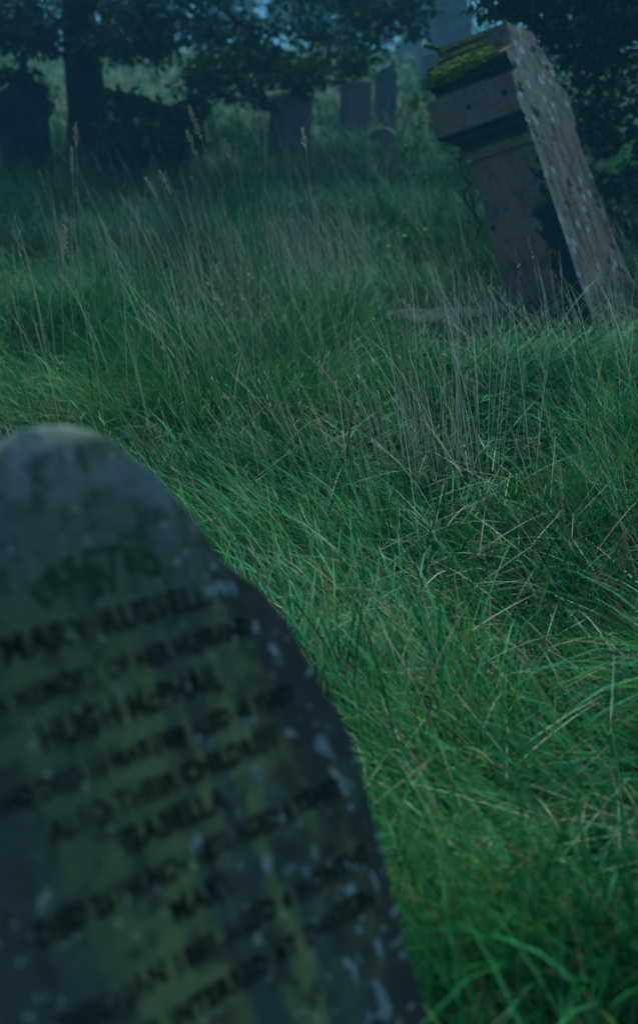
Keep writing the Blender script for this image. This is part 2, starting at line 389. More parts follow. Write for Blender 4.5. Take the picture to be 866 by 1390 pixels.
# ------------------------------------------------------------------ leaning pedestal stone
KB = CAM + ray(800, 424) * 7.0
U_ = np.array([-.78, .48, -.315]); V_ = np.array([.566, .816, -.155]); W_ = np.array([-.318, .304, .911])
U_ /= np.linalg.norm(U_); V_ /= np.linalg.norm(V_); W_ /= np.linalg.norm(W_)
A_, B_ = .37, .65
RINGS = [(-.55, A_ + .09, 0, B_ + .16), (-.02, A_ + .085, 0, B_ + .13), (.40, A_ + .04, 0, B_ + .07), (.925, A_ + .002, 0, B_ + .005), (.930, A_ - .008, .010, B_), (.942, A_ - .008, .010, B_), (.947, A_ + .004, -.004, B_), (1.00, A_ + .006, -.004, B_),
         (1.005, A_ + .03, -.012, B_), (1.03, A_ + .035, -.014, B_), (1.035, A_ + .02, .004, B_), (1.05, A_ + .02, .004, B_), (1.055, A_ + .07, -.018, B_), (1.075, A_ + .08, -.02, B_), (1.08, A_ + .06, .0, B_), (1.095, A_ + .07, .0, B_ + .01), (1.105, A_ + .12, -.016, B_ + .02),
         (1.11, A_ + .15, -.020, B_ + .04), (1.32, A_ + .158, .012, B_ + .045), (1.33, A_ + .156, .020, B_ + .04), (1.34, A_ + .11, .05, B_ + .0), (1.37, A_ + .11, .05, B_ - .01), (1.375, A_ + .115, .035, B_ - .02), (1.40, A_ + .12, .035, B_ - .02), (1.41, A_ + .145, .024, B_ - .03),
         (1.455, A_ + .145, .030, B_ - .04), (1.50, A_ + .09, .13, B_ - .09), (1.51, A_ + .07, .14, B_ - .10), (1.63, A_ + .06, .16, B_ - .17)]
def uvw2xyz(u, v, w_): return KB + U_ * u + V_ * v + W_ * w_
def build_pedestal():
    NU, NV = 26, 40
    pts = []; rings = []
    # refine in w
    rr = [RINGS[0]]
    for a, b in zip(RINGS, RINGS[1:]):
        k = max(1, int((b[0] - a[0]) / .02))
        for q in range(1, k + 1):
            f_ = q / k; rr.append(tuple(a[c] * (1 - f_) + b[c] * f_ for c in range(4)))
    per = 2 * (NU + NV)
    for (w_, um, v0, v1) in rr:
        ring = []
        for q in range(NU): ring.append((um * q / NU, v0))
        for q in range(NV): ring.append((um, v0 + (v1 - v0) * q / NV))
        for q in range(NU): ring.append((um * (1 - q / NU), v1))
        for q in range(NV): ring.append((0, v1 + (v0 - v1) * q / NV))
        rings.append([(u, v, w_) for u, v in ring])
    uvw = np.array(rings).reshape(-1, 3); nr = len(rings)
    faces = []
    for r in range(nr - 1):
        for q in range(per):
            a = r * per + q; b = r * per + (q + 1) % per
            faces.append((a, b, b + per, a + per))
    # top cap as grid fan
    top = [(nr - 1) * per + q for q in range(per)]
    faces.append(tuple(top))
    P = []
    for u, v, w_ in uvw:
        nz = mn.noise_vector(Vector((u * 9, v * 9, w_ * 9))) * .0045 + mn.noise_vector(Vector((u * 34, v * 34, w_ * 34))) * .0022
        chip = max(0, mn.noise(Vector((u * 5 + 4, v * 5, w_ * 7)))) * .012
        cu_ = 1 if (u < .002 and v <= .002) else 0
        p = uvw2xyz(u + chip * cu_ + (nz.x if u > .002 else abs(nz.x) * .3), v + chip * cu_ + nz.y, w_ + nz.z * (.6 if w_ > .9 else 1))
        P.append(p)
    me = bpy.data.meshes.new('pedestal'); me.from_pydata([tuple(p) for p in P], [], faces)
    bm = bmesh.new(); bm.from_mesh(me); bmesh.ops.recalc_face_normals(bm, faces=bm.faces); bm.to_mesh(me); bm.free()
    at_ = me.attributes.new('uvw', 'FLOAT_VECTOR', 'POINT'); at_.data.foreach_set('vector', uvw.astype(np.float32).ravel())
    return me
ped_loc = Vector(uvw2xyz(.18, .3, -.2))
ped = empty('grave_monument', ped_loc, 'tall brown sandstone pedestal with moulded cornice and mossy cap, leaning steeply left at upper right', 'monument')
pm = build_pedestal(); pm.transform(Matrix.Translation(-ped_loc))
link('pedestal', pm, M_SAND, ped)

# moss cushion: bumpy cushions along the ledges, fringed with tiny shoots
def build_moss():
    bm = bmesh.new(); bmesh.ops.create_icosphere(bm, subdivisions=2, radius=1); bm.verts.ensure_lookup_table()
    IV = np.array([v.co[:] for v in bm.verts]); IF = np.array([[v.index for v in f.verts] for f in bm.faces]); bm.free()
    cen = []; rad = []
    def strip(w0, w1, u0, u1, vf, vb, n, thick):
        u = rng.uniform(u0, u1, n); f_ = rng.random(n)
        w_ = w0 + (w1 - w0) * f_; v = vf + (vb - vf) * f_ + rng.uniform(-.004, .006, n)
        r = thick * rng.uniform(.4, 1.1, n) * np.clip((u - .02) / .14, .3, 1)
        cen.append(KB + u[:, None] * U_ + v[:, None] * V_ + w_[:, None] * W_); rad.append(r)
    um = A_ + .145
    strip(1.425, 1.462, .13, um - .005, .018, .026, 620, .012)    # front lip of the cap slab
    strip(1.458, 1.505, .05, um - .03, .030, .132, 1300, .014)    # weathered slope
    strip(1.485, 1.56, .16, A_ + .065, .118, .132, 800, .014)      # creeping up the tier's face
    strip(1.40, 1.44, .26, um, .018, .024, 420, .011)             # hanging over the lip
    strip(1.475, 1.52, .10, um - .04, .060, .110, 900, .017)
    strip(1.50, 1.52, .1, A_ + .065, .13, .14, 160, .011)
    strip(1.605, 1.637, .12, A_ + .06, .152, .24, 700, .013)      # top edge of the upper tier
    for w_, uu in ((1.455, um - .01), (1.48, um - .05), (1.63, A_ + .055)):
        v_ = rng.uniform(.03, .45, 110)
        cen.append(KB + (uu + rng.uniform(-.01, .008, 110))[:, None] * U_ + v_[:, None] * V_ + w_ * W_); rad.append(rng.uniform(.007, .014, 110))
    c = np.concatenate(cen) - np.array(ped_loc); r_ = np.concatenate(rad); n = len(c)
    sc = r_[:, None] * rng.uniform(.7, 1.3, (n, 3)) * np.array([1.15, 1, .8])
    V = c[:, None, :] + IV[None] * sc[:, None, :] * (1 + rng.normal(0, .16, (n, len(IV), 1)))
    F_ = (IF[None] + (np.arange(n) * len(IV))[:, None, None]).reshape(-1)
    me = np_mesh('moss', V.reshape(-1, 3), F_, np.arange(n * len(IF)) * 3); smooth(me); return me
link('moss', build_moss(), M_MOSS, ped)

# fallen slab at the foot of the pedestal
def rough_block(name, sx, sy, sz, cuts, amp, mat, seed=0):
    bm = bmesh.new(); bmesh.ops.create_cube(bm, size=1)
    for v in bm.verts: v.co = Vector((v.co.x * sx, v.co.y * sy, (v.co.z + .5) * sz))
    bmesh.ops.bevel(bm, geom=bm.edges[:], offset=min(sx, sy, sz) * .08, segments=2, affect='EDGES')
    bmesh.ops.subdivide_edges(bm, edges=[e for e in bm.edges if e.calc_length() > .1], cuts=cuts, use_grid_fill=True)
    for v in bm.verts: v.co += mn.noise_vector(v.co * 6 + Vector((seed, 0, 0))) * amp + mn.noise_vector(v.co * 25 + Vector((seed, 3, 0))) * amp * .4
    me = bpy.data.meshes.new(name); bm.to_mesh(me); bm.free(); smooth(me)
    return link(name, me, mat)
sl_ = rough_block('stone_slab', .62, .36, .13, 6, .034, M_SLAB)
sl_.location = at(608, 452, 7.0); sl_.location.z = .035; sl_.rotation_euler = (math.radians(-3), math.radians(-5), math.radians(18))
tag(sl_, 'low broken stone slab half sunk in grass at the foot of the leaning monument', 'stone slab')

# ------------------------------------------------------------------ background gravestones
def head_outline(wd, h, style):
    o = []
    if style == 'round':
        for k in range(0, 13):
            a = PI / 2 - PI / 2 * k / 12; o.append((wd / 2 * math.cos(a), h - wd * .35 + wd * .35 * math.sin(a)))
        o = o + [(wd / 2, h * .4), (wd / 2, -.3)]
    elif style == 'flat':
        o = [(0, h), (wd * .3, h), (wd * .46, h - .01), (wd / 2, h - .04), (wd / 2, h * .4), (wd / 2, -.3)]
    elif style == 'peak':
        o = [(0, h), (wd * .25, h - wd * .14), (wd * .47, h - wd * .28), (wd / 2, h - wd * .36), (wd / 2, h * .4), (wd / 2, -.3)]
    return o + [(-x, z) for x, z in reversed(o) if x > 0]
def headstone(px, ytop, ybase, d, wpx, th, style, mat, rz, tilt, label, name='gravestone', grp='gravestones standing in the misty background', back=0):
    top = at(px, ytop, d); z0 = float(ground_z(top.x, d)); h = (top.z - z0) + .02; wd = wpx / F * d
    o = link(name, slab_mesh(head_outline(wd, h, style), th, .01), mat)
    o.location = (top.x + math.sin(tilt) * h, d, z0); o.rotation_euler = (back, tilt * -1, rz)
    return tag(o, label, 'gravestone', grp)
headstone(27, 117, 215, 14.0, 66, .16, 'round', M_DARKST, math.radians(12), math.radians(2), 'broad dark gravestone with rounded top at the far left edge')
headstone(411, 131, 205, 15.0, 44, .30, 'flat', M_REDST, math.radians(38), math.radians(-7), 'thick tilted reddish gravestone standing alone under the hanging leaves')
headstone(489, 112, 186, 18.0, 36, .22, 'flat', M_REDST, math.radians(30), 0, 'upright reddish brown gravestone close beside the taller slate-blue one')
headstone(526, 91, 182, 19.0, 27, .18, 'peak', M_BLUEST, math.radians(10), math.radians(0), 'tall narrow slate-blue gravestone with pointed top, right of the reddish one')
headstone(73, 92, 116, 31.0, 24, .14, 'round', M_REDST, 0, 0, 'tiny distant round-topped gravestone on the pale field just left of the tree trunk')
headstone(247, 112, 140, 28.0, 15, .14, 'round', M_BLUEST, 0, 0, 'small far blue-grey gravestone on the pale field right of the tree trunk')
headstone(586, 74, 120, 24.0, 18, .2, 'flat', M_BLUEST, math.radians(15), 0, 'dim distant gravestone partly hidden behind the mossy cap of the leaning monument')
headstone(518, 176, 200, 16.0, 34, .12, 'round', M_REDST, math.radians(-8), math.radians(3), 'low squat gravestone sunk in grass in front of the slate-blue one')

def box(bm, cx, cy, z0, z1, sx, sy, sx2=None, sy2=None):
    sx2 = sx if sx2 is None else sx2; sy2 = sy if sy2 is None else sy2
    v = [bm.verts.new((cx + a * sx / 2, cy + b * sy / 2, z0)) for a, b in ((-1, -1), (1, -1), (1, 1), (-1, 1))]
    v += [bm.verts.new((cx + a * sx2 / 2, cy + b * sy2 / 2, z1)) for a, b in ((-1, -1), (1, -1), (1, 1), (-1, 1))]
    for f_ in ((0, 3, 2, 1), (4, 5, 6, 7), (0, 1, 5, 4), (1, 2, 6, 5), (2, 3, 7, 6), (3, 0, 4, 7)): bm.faces.new([v[q] for q in f_])
def bmobj(name, bm, mat, parent=None):
    me = bpy.data.meshes.new(name); bm.to_mesh(me); bm.free(); return link(name, me, mat, parent)
def obelisk(px, d, wpx, label, ytop=-260, base_y=60):
    p = at(px, 100, d); z0 = float(ground_z(p.x, d)) - .05; wd = wpx / F * d
    r = empty('obelisk', (p.x, d, z0), label, 'obelisk')
    bm = bmesh.new(); box(bm, 0, 0, -.1, .35, wd * 2.2, wd * 2.2); box(bm, 0, 0, .352, .6, wd * 1.8, wd * 1.8); bmobj('plinth', bm, M_PALEST, r)
    bm = bmesh.new(); box(bm, 0, 0, .602, 1.25, wd * 1.35, wd * 1.35); box(bm, 0, 0, 1.252, 1.36, wd * 1.55, wd * 1.55); bmobj('pedestal', bm, M_PALEST, r)
    ht = at(px, ytop, d).z - z0
    bm = bmesh.new(); box(bm, 0, 0, 1.362, ht - wd, wd * 1.06, wd * 1.06, wd * .8, wd * .8); box(bm, 0, 0, ht - wd + .002, ht, wd * .8, wd * .8, .02, .02); bmobj('shaft', bm, M_PALEST, r)
    r.rotation_euler.z = math.radians(10)
    return r
obelisk(607, 30, 36, 'tall pale misty obelisk rising above the mossy cap of the leaning monument')
obelisk(556, 42, 15, 'small faint obelisk far off in the mist between the slate-blue gravestone and the tall obelisk', 55)

# ------------------------------------------------------------------ foliage
def tube(bm, pts, rad, nseg=10, wob=.0, seed=0):
    rings = []
    pts = [Vector(p) for p in pts]
    for k, p in enumerate(pts):
        t = (pts[min(k + 1, len(pts) - 1)] - pts[max(k - 1, 0)]).normalized()
        a = t.cross(Vector((0, 1, .01))).normalized() if abs(t.y) < .95 else t.cross(Vector((1, 0, 0))).normalized(); b = t.cross(a)
        ring = []
        for q in range(nseg):
            an = 2 * PI * q / nseg; dr = a * math.cos(an) + b * math.sin(an)
            r = rad[k] * (1 + wob * mn.noise(Vector((dr.x * 1.6 + seed, dr.y * 1.6, p.z * .8))))
            ring.append(bm.verts.new(p + dr * r))
        rings.append(ring)
    for r0, r1 in zip(rings, rings[1:]):
        for q in range(nseg): bm.faces.new((r0[q], r0[(q + 1) % nseg], r1[(q + 1) % nseg], r1[q]))
    try: bm.faces.new(rings[0]); bm.faces.new(list(reversed(rings[-1])))
    except Exception: pass

def leaves(clumps, size, tone_lo=0.0, tone_hi=1.0, flat=.6, origin=Vector((0, 0, 0))):
    """clumps: (centre, radius, count). Each leaf is a folded six-vertex blade."""
    C_ = []; T_ = []
    for c, r, n in clumps:
        d = rng.normal(size=(n, 3)); d /= np.linalg.norm(d, axis=1)[:, None]
        rad = r * rng.random(n) ** .45
        p = np.array(c) + d * rad[:, None] * np.array([1, 1, flat])
        C_.append(p); T_.append(np.clip(rng.normal(.5, .2, n) + rng.normal(0, .12), 0, 1))
    P = np.concatenate(C_); T = np.concatenate(T_); n = len(P)
    nrm = rng.normal(size=(n, 3)) * .7 + np.array([0, 0, .8]); nrm /= np.linalg.norm(nrm, axis=1)[:, None]
    ax = np.cross(nrm, rng.normal(size=(n, 3))); ax /= np.linalg.norm(ax, axis=1)[:, None]; ax[:, 2] -= .35; ax /= np.linalg.norm(ax, axis=1)[:, None]
    bx = np.cross(nrm, ax); bx /= np.linalg.norm(bx, axis=1)[:, None]
    s = size * rng.uniform(.6, 1.3, n)
    def pt(a, b, h): return P + ax * (a * s)[:, None] + bx * (b * s)[:, None] + nrm * (h * s)[:, None]
    V = np.stack([pt(0, 0, 0), pt(.45, .27, .10), pt(1, 0, -.08), pt(.45, -.27, .10)], 1).reshape(-1, 3) - np.array(origin)
    b = np.arange(n)[:, None] * 4
    L = np.concatenate([b + 0, b + 1, b + 2, b + 0, b + 2, b + 3], 1).ravel()
    return np_mesh('leaves', V, L, np.arange(n * 2) * 3, {'tone': np.repeat(tone_lo + (tone_hi - tone_lo) * T, 4)})

def tree(name, base, r0, ht, crown_clumps, leafsize, mat, label, cat='tree', limbs=6, bark=M_BARK, flare=1.5, lean=0, tone=(0, 1), grp=None, twigs=0):
    base = Vector(base)
    t = empty(name, base, label, cat, grp)
    bm = bmesh.new()
    N = 14
    pts = [(lean * (k / N) * ht + .06 * math.sin(k), .04 * math.cos(k * 1.3), -.2 + (ht + .2) * k / N) for k in range(N + 1)]
    rad = [r0 * ((1 - .55 * k / N) + (flare - 1) * math.exp(-k * .9)) for k in range(N + 1)]
    tube(bm, pts, rad, 16, .25, base.x)
    ends = [c for c, r, n in crown_clumps]
    random.shuffle(ends)
    for q, e in enumerate(ends[:limbs]):
        e = Vector(e) - base; k = random.randint(N // 2, N - 1); s_ = Vector(pts[k])
        if e.z < s_.z * .6: k = max(3, int(N * .45)); s_ = Vector(pts[k])
        m1 = s_.lerp(e, .35) + Vector((0, 0, .25 * (e - s_).length * .5)); m2 = s_.lerp(e, .72) + Vector((random.uniform(-.1, .1), random.uniform(-.1, .1), .08))
        rr = rad[k] * .42
        tube(bm, [s_, m1, m2, e], [rr, rr * .6, rr * .35, rr * .1], 7)
    me = bpy.data.meshes.new('trunk'); bm.to_mesh(me); bm.free(); smooth(me)
    link('trunk', me, bark, t)
    link('crown', leaves(crown_clumps, leafsize, tone[0], tone[1], origin=base), mat, t)
    return t

# big tree on the left, canopy hanging over the back of the graveyard
cl = []
def add_cl(px, py, d, r, n): cl.append((tuple(at(px, py, d)), r, n))
R_ = random.Random(3)
for k in range(85):      # band of hanging foliage that shows at the top of the picture
    px = R_.uniform(-140, 560); d = R_.uniform(12.5, 18.5)
    low = 70 + 30 * math.sin(px * .021 + 1) + R_.uniform(-25, 15)
    if px < 60: low = 62
    if 60 <= px < 235: low = 66
    if 240 < px < 420: low += 25
    if px > 470: low = 60
    if px > 530: low = 25
    py = low - abs(R_.gauss(0, 70))
    add_cl(px, py, d, R_.uniform(.18, .40), 105)
for (px, py, d, r, n) in ((262, 118, 13.5, .22, 90), (270, 145, 13.5, .14, 50), (285, 100, 13.6, .26, 110), (318, 100, 13.6, .25, 90), (345, 118, 13.5, .16, 50), (362, 140, 13.4, .12, 40), (300, 130, 13.8, .13, 30),
                         (395, 105, 14, .26, 100), (410, 120, 14, .2, 50), (375, 90, 14, .3, 120), (440, 100, 14.5, .26, 90), (330, 75, 14, .35, 150), (455, 70, 14.5, .4, 160), (480, 95, 15, .2, 60), (505, 75, 15, .3, 80),
                         (555, 22, 15, .25, 70), (575, 8, 15, .22, 60), (220, 70, 14, .3, 80), (10, 60, 14.5, .3, 130), (40, 50, 14.5, .3, 130), (70, 62, 14.2, .25, 100), (-15, 40, 14.5, .3, 110), (25, 20, 14.5, .35, 150), (135, 55, 14.5, .25, 90), (200, 55, 14.5, .3, 120), (165, 30, 14, .35, 150), (230, 30, 14, .35, 150), (560, 40, 15, .22, 60), (535, 15, 15, .3, 90), (500, 30, 15, .35, 120), (180, 62, 15, .3, 90), (150, 50, 15, .35, 120), (20, 40, 15, .35, 90), (60, 30, 14, .3, 90)):
    add_cl(px, py, d, r, int(n * 1.15))
for k in range(150):      # the crown above the frame
    a = R_.uniform(0, 2 * PI); rr = 5.8 * math.sqrt(R_.random()); z = R_.uniform(2.9, 7.5)
    rr *= 1 - max(0, z - 4.5) / 5
    cl.append(((-1.3 + rr * math.cos(a) * 1.05, 13.8 + rr * math.sin(a) * .85, z + .4), R_.uniform(.5, .9), 260))
tb = at(113, 212, 15.5); tb.z = float(ground_z(tb.x, 15.5))
tree('broadleaf_tree', tb, .215, 5.5, cl, .105, M_LEAF, 'large broadleaf tree with thick dark trunk and low hanging branches at upper left', limbs=26, flare=1.7, lean=.055)

# dark evergreen bush behind the leaning monument
cl = []
for k in range(120):
    px = R_.uniform(735, 1150); d = R_.uniform(8.7, 11); py = R_.uniform(-420, 370)
    if px < 790: d = max(d, 9.2)
    if py > 250 and px < 800: px += 40
    add_cl(px, py, d, R_.uniform(.2, .36), 170)
for k in range(26):
    px = R_.uniform(655, 760); py = R_.uniform(-240, 10) if px < 700 else R_.uniform(-240, 60); add_cl(px, py, R_.uniform(9.3, 10.5), R_.uniform(.15, .25), 60)
for (px, py, r, n) in ((672, 14, .13, 40), (690, 6, .14, 50), (715, 12, .15, 60), (740, 40, .2, 90), (770, 70, .2, 90), (790, 120, .2, 90), (812, 180, .2, 90), (838, 250, .2, 90), (856, 320, .2, 80), (870, 360, .2, 60)):
    add_cl(px, py, 9.6, r, n)
bb = Vector((2.75, 9.9, float(ground_z(2.75, 9.9))))
tree('evergreen_bush', bb, .09, 2.6, cl, .085, M_HOLLY, 'dense dark evergreen bush growing right behind the leaning monument', 'bush', limbs=34, tone=(0, .95))
# trees close outside the picture's right side, their boughs over the bush
# small bright shrub between the monument and the misty stones
cl = []
for (px, py, r, n) in ((572, 135, .10, 22), (590, 150, .10, 22), (603, 165, .09, 20), (578, 165, .07, 12), (612, 182, .10, 24), (628, 200, .12, 30), (560, 196, .06, 8), (595, 190, .07, 10), (635, 215, .12, 40), (645, 235, .12, 36), (655, 260, .1, 24), (600, 125, .06, 9), (640, 190, .1, 22), (550, 203, .05, 6)):
    add_cl(px, py, 9.0, r, n)
sb = at(640, 300, 9.0); sb.z = float(ground_z(sb.x, 9))
tree('leafy_shrub', sb, .014, .75, cl, .065, M_SHRUB, 'small light green leafy shrub sprouting at the left side of the leaning monument', 'shrub', limbs=14, flare=1)
# dark shrub right of the trunk
cl = []
for k in range(40):
    px = R_.uniform(150, 262); t_ = (px - 150) / 112; py = R_.uniform(132 + 30 * abs(t_ - .25), 215); add_cl(px, py, R_.uniform(13.4, 14.4), R_.uniform(.12, .2), 60)
for (px, py) in ((160, 128), (172, 134), (150, 136), (186, 140), (205, 143), (222, 150), (235, 160)): add_cl(px, py, 13.6, .1, 26)
sb = at(200, 225, 14); sb.z = float(ground_z(sb.x, 14))
tree('dark_shrub', sb, .03, .5, cl, .12, M_LEAF, 'low dark spreading shrub just right of the big tree trunk', 'shrub', limbs=12, flare=1)
# sprays above the dark stone on the far left
cl = []
for (px, py) in ((45, 112), (58, 125), (20, 116), (62, 140), (50, 160), (5, 100), (18, 103), (30, 98), (-5, 95), (36, 97), (12, 110)): add_cl(px, py, 15, .1, 26)
sb = at(-10, 200, 15); sb.z = float(ground_z(sb.x, 15))
tree('thin_sapling', sb, .03, .8, cl, .12, M_LEAF, 'thin leafy sapling behind the broad dark gravestone at the far left edge', 'sapling', limbs=6, flare=1)
# distant trees beyond the field
for k, (px, d, wd, ht, lab) in enumerate(((-60, 58, 6, 11, 'faint distant tree beyond the pale field at the far left'), (120, 66, 7, 13, 'misty distant tree behind the big trunk beyond the field'), (290, 60, 6.5, 12, 'misty distant tree beyond the field behind the hanging leaves'),
                                         (440, 64, 6, 12, 'hazy distant tree behind the tilted reddish gravestone'), (560, 75, 5.5, 13, 'palest distant tree in the mist behind the slate-blue gravestone'), (690, 62, 6, 12, 'hazy distant tree behind the top of the leaning monument'), (900, 60, 7, 12, 'distant tree behind the dark evergreen bush'))):
    p = at(px, 90, d); z0 = float(ground_z(p.x, d)); cl = []
    for q in range(70):
        a = R_.uniform(0, 2 * PI); zz = R_.uniform(.6, ht); pr = math.sin(PI * min(1, (zz + 1.5) / (ht + 1.8))) ** .6
        rr = wd * pr * math.sqrt(R_.random()); cl.append(((p.x + rr * math.cos(a), d + rr * math.sin(a), z0 + zz), R_.uniform(.7, 1.2), 34))
    tree('distant_tree', (p.x, d, z0), .3, ht * .7, cl, .55, M_LEAF, lab, 'tree', limbs=8, grp='trees in the mist beyond the field')

# ------------------------------------------------------------------ grass
MGi = MG.inverted(); MGi_np = np.array(MGi)
Bm = np.linalg.inv(np.stack([U_, V_, W_], 1))
def inside_stone(P):
    L = P @ MGi_np[:3, :3].T + MGi_np[:3, 3]
    g1 = (np.abs(L[:, 0]) < .345) & (L[:, 1] > -.012) & (L[:, 1] < TH + .006) & (L[:, 2] < .17)
    Q_ = (P - KB) @ Bm.T
    g2 = (Q_[:, 0] > -.01) & (Q_[:, 0] < A_ + .02) & (Q_[:, 1] > -.005) & (Q_[:, 1] < B_) & (Q_[:, 2] < 1.0)
    return g1 | g2
def strip_blades(root, L, az, th0, k, width, tone, nseg, fac=None, power=1.3, taper=.75):
    """bent, tapering blades; the bend grows from th0 by k along the length"""
    n = len(L); t = np.linspace(0, 1, nseg + 1)
    P = np.zeros((n, nseg + 1, 3)); P[:, 0] = root
    hd = np.stack([np.cos(az), np.sin(az), np.zeros(n)], 1)
    for s in range(nseg):
        tm = (s + .5) / nseg; th = th0 + k * tm ** power
        P[:, s + 1] = P[:, s] + (L / nseg)[:, None] * (hd * np.sin(th)[:, None] + np.array([0, 0, 1.0]) * np.cos(th)[:, None])
    bad = np.zeros(n, bool)
    for s in range(nseg + 1): bad |= inside_stone(P[:, s])
    near = (root[:, 1] < 12)
    gz = ground_z(P[:, -1, 0], P[:, -1, 1]); bad |= near & (P[:, -1, 2] < gz - .06)
    keep = ~bad
    P = P[keep]; n = len(P); hd = hd[keep]; width = width[keep]; tone = tone[keep]
    side = np.stack([-hd[:, 1], hd[:, 0], np.zeros(n)], 1); tw = rng.normal(0, .7, n)
    sd = side * np.cos(tw)[:, None] + hd * np.sin(tw)[:, None]
    wv = (1 - t ** 2.2 * taper) * np.where(t < .1, .7, 1)
    V = np.zeros((n, 2 * nseg + 1, 3))
    for s in range(nseg):
        o_ = sd * (width * .5 * wv[s])[:, None]
        V[:, 2 * s] = P[:, s] - o_; V[:, 2 * s + 1] = P[:, s] + o_
    V[:, -1] = P[:, -1]
    m = 2 * nseg + 1; b = np.arange(n)[:, None] * m
    L_ = []
    for s in range(nseg - 1): L_.append(np.array([2 * s, 2 * s + 1, 2 * s + 3, 2 * s + 2]))
    L_.append(np.array([2 * nseg - 2, 2 * nseg - 1, 2 * nseg])); loc = np.concatenate(L_)
    loops = (b + loc[None]).ravel(); lc = len(loc)
    st = (np.arange(n)[:, None] * lc + np.concatenate([np.arange(nseg - 1) * 4, [4 * (nseg - 1)]])[None]).ravel()
    T = np.repeat(tone, m).reshape(n, m); T = np.clip(T + (t[np.minimum(np.arange(m) // 2, nseg)] ** 3)[None] * .08, 0, 1)
    return V.reshape(-1, 3), loops, st, T.ravel(), P
def merge(name, parts, mat):
    vo = lo = 0; Vs, Ls, Ss, Ts = [], [], [], []
    for V, L, S_, T, *_ in parts:
        Vs.append(V); Ls.append(L + vo); Ss.append(S_ + lo); Ts.append(T); vo += len(V); lo += len(L)
    return np_mesh(name, np.concatenate(Vs), np.concatenate(Ls), np.concatenate(Ss), {'tone': np.concatenate(Ts)})
def sample(n, d0, d1, power):
    """distances thinned with range, then a lateral place inside a wedge wider than the view"""
    u = rng.random(n * 3); ds = d0 + (d1 - d0) * u
    hw = .27 * ds + 1.0; wgt = hw * (d0 / ds) ** power; wgt /= wgt.max()
    ds = ds[rng.random(n * 3) < wgt][:n]; hw = .27 * ds + 1.0
    return rng.uniform(-1, 1, len(ds)) * hw, ds

def lawn(nt_, per, d0, d1, power, nseg, wmul):
    tx, ty = sample(nt_, d0, d1, power); n0 = len(tx)
    tx = np.repeat(tx, per); ty = np.repeat(ty, per); n = len(tx)
    tdir = rng.uniform(0, 2 * PI, n); sp = np.abs(rng.normal(0, .028, n)) * (1 + ty / 12)
    x = tx + sp * np.cos(tdir); y = ty + sp * np.sin(tdir)
    z = ground_z(x, y)
    hf = vnoise(x / .55 + 3, y / .55 + 9, 3); hf2 = vnoise(x / .17, y / .17, 4)
    tl = np.repeat(rng.normal(0, .18, n0), per)
    L = (.13 + .30 * hf ** 1.3 + .10 * hf2 + .03 * rng.normal(size=n)) * (1 + tl * .6)
    L *= np.where(rng.random(n) < .12, 1.35, 1)
    ang = 2 * PI * vnoise(x / 1.3 + 20, y / 1.3 + 11, 5) * 1.3 + 1.2
    mag = .2 + 1.5 * vnoise(x / .6 + 5, y / .6 + 40, 6) ** 1.3
    nb = np.clip((3.0 - y) / .9, 0, 1); wx = np.cos(ang) * mag * (1 - .55 * nb) - .42 - .35 * nb + np.cos(tdir) * (.30 + .25 * rng.random(n)) + rng.normal(0, .42, n)
    wy = np.sin(ang) * mag - .12 + np.sin(tdir) * (.30 + .25 * rng.random(n)) + rng.normal(0, .28, n)
    az = np.arctan2(wy, wx); m = np.hypot(wx, wy)
    th0 = np.clip(.10 + .30 * m, 0, .9); k = np.clip(.32 + 1.0 * m * rng.uniform(.4, 1.4, n), .1, 2.2) * (1 - .15 * nb); L = L * (1 + .30 * nb * rng.random(n))
    wd = rng.uniform(.0026, .0072, n) * wmul * np.where(rng.random(n) < .15, 1.5, 1)
    # soft fine grass on the mound below the leaning stone
    mound = np.exp(-(((x - 1.25) / .9) ** 2 + ((y - 5.5) / .6) ** 2)) > rng.random(n) * .8 + .25
    wd = np.where(mound, wd * .8, wd); L = np.where(mound, L * 1.25 + .05, L); az = np.where(mound, -.35 + rng.normal(0, .8, n), az); k = np.where(mound, .5 + .9 * rng.random(n), k)
    # tone: patches plus single yellowed or dead blades
    tone = .30 + .38 * (vnoise(x / .8 + 31, y / .8 + 2, 7) - .5) + .26 * (vnoise(x / .22, y / .22 + 7, 8) - .5) + rng.normal(0, .16, n) + tl * .5
    warm = np.exp(-(((x - .55) / .6) ** 2 + ((y - 2.7) / .8) ** 2)); tone = np.where(tone < .68, tone + .14 * warm * rng.random(n) * 1.6, tone)
    dead = np.clip(.10 + .30 * (vnoise(x / .9 + 50, y / .9 + 13, 9) - .45), .04, .5)
    dryspot = np.exp(-(((x - .62) / .45) ** 2 + ((y - 2.85) / .35) ** 2)); dead = dead + .20 * dryspot + .12 * np.clip((y - 9) / 5, 0, 1)
    dead = dead + np.clip((y - 17) / 12, 0, .25)
    tone = tone - .10 * np.clip((y - 12) / 6, 0, 1); isd = rng.random(n) < dead
    tone = np.where(isd, rng.uniform(.70, .97, n), np.clip(tone, .02, .72))
    wd = np.where(isd, wd * .5, wd)
    nearmon = np.exp(-(((x - 1.55) / 1.1) ** 4 + ((y - 6.75) / .75) ** 4)); L = L * (1 - .64 * nearmon)
    # keep the ground in front of the near stone's face low
    front = (x < .15) & (y < 1.45); L = np.where(front, L * .45, L)
    return strip_blades(np.stack([x, y, z - .01], 1), L, az, th0, k, wd, tone, nseg)
parts = [lawn(5200, 13, 1.0, 4.2, .3, 6, 1.0), lawn(8500, 13, 4.2, 9.0, 1.1, 5, 1.35), lawn(4500, 12, 9.0, 16.0, 1.2, 4, 1.9), lawn(4200, 10, 16.0, 44.0, 1.2, 3, 4.5)]
me = merge('grass', parts, M_GRASS); print('blades', sum(len(p[4]) for p in parts))
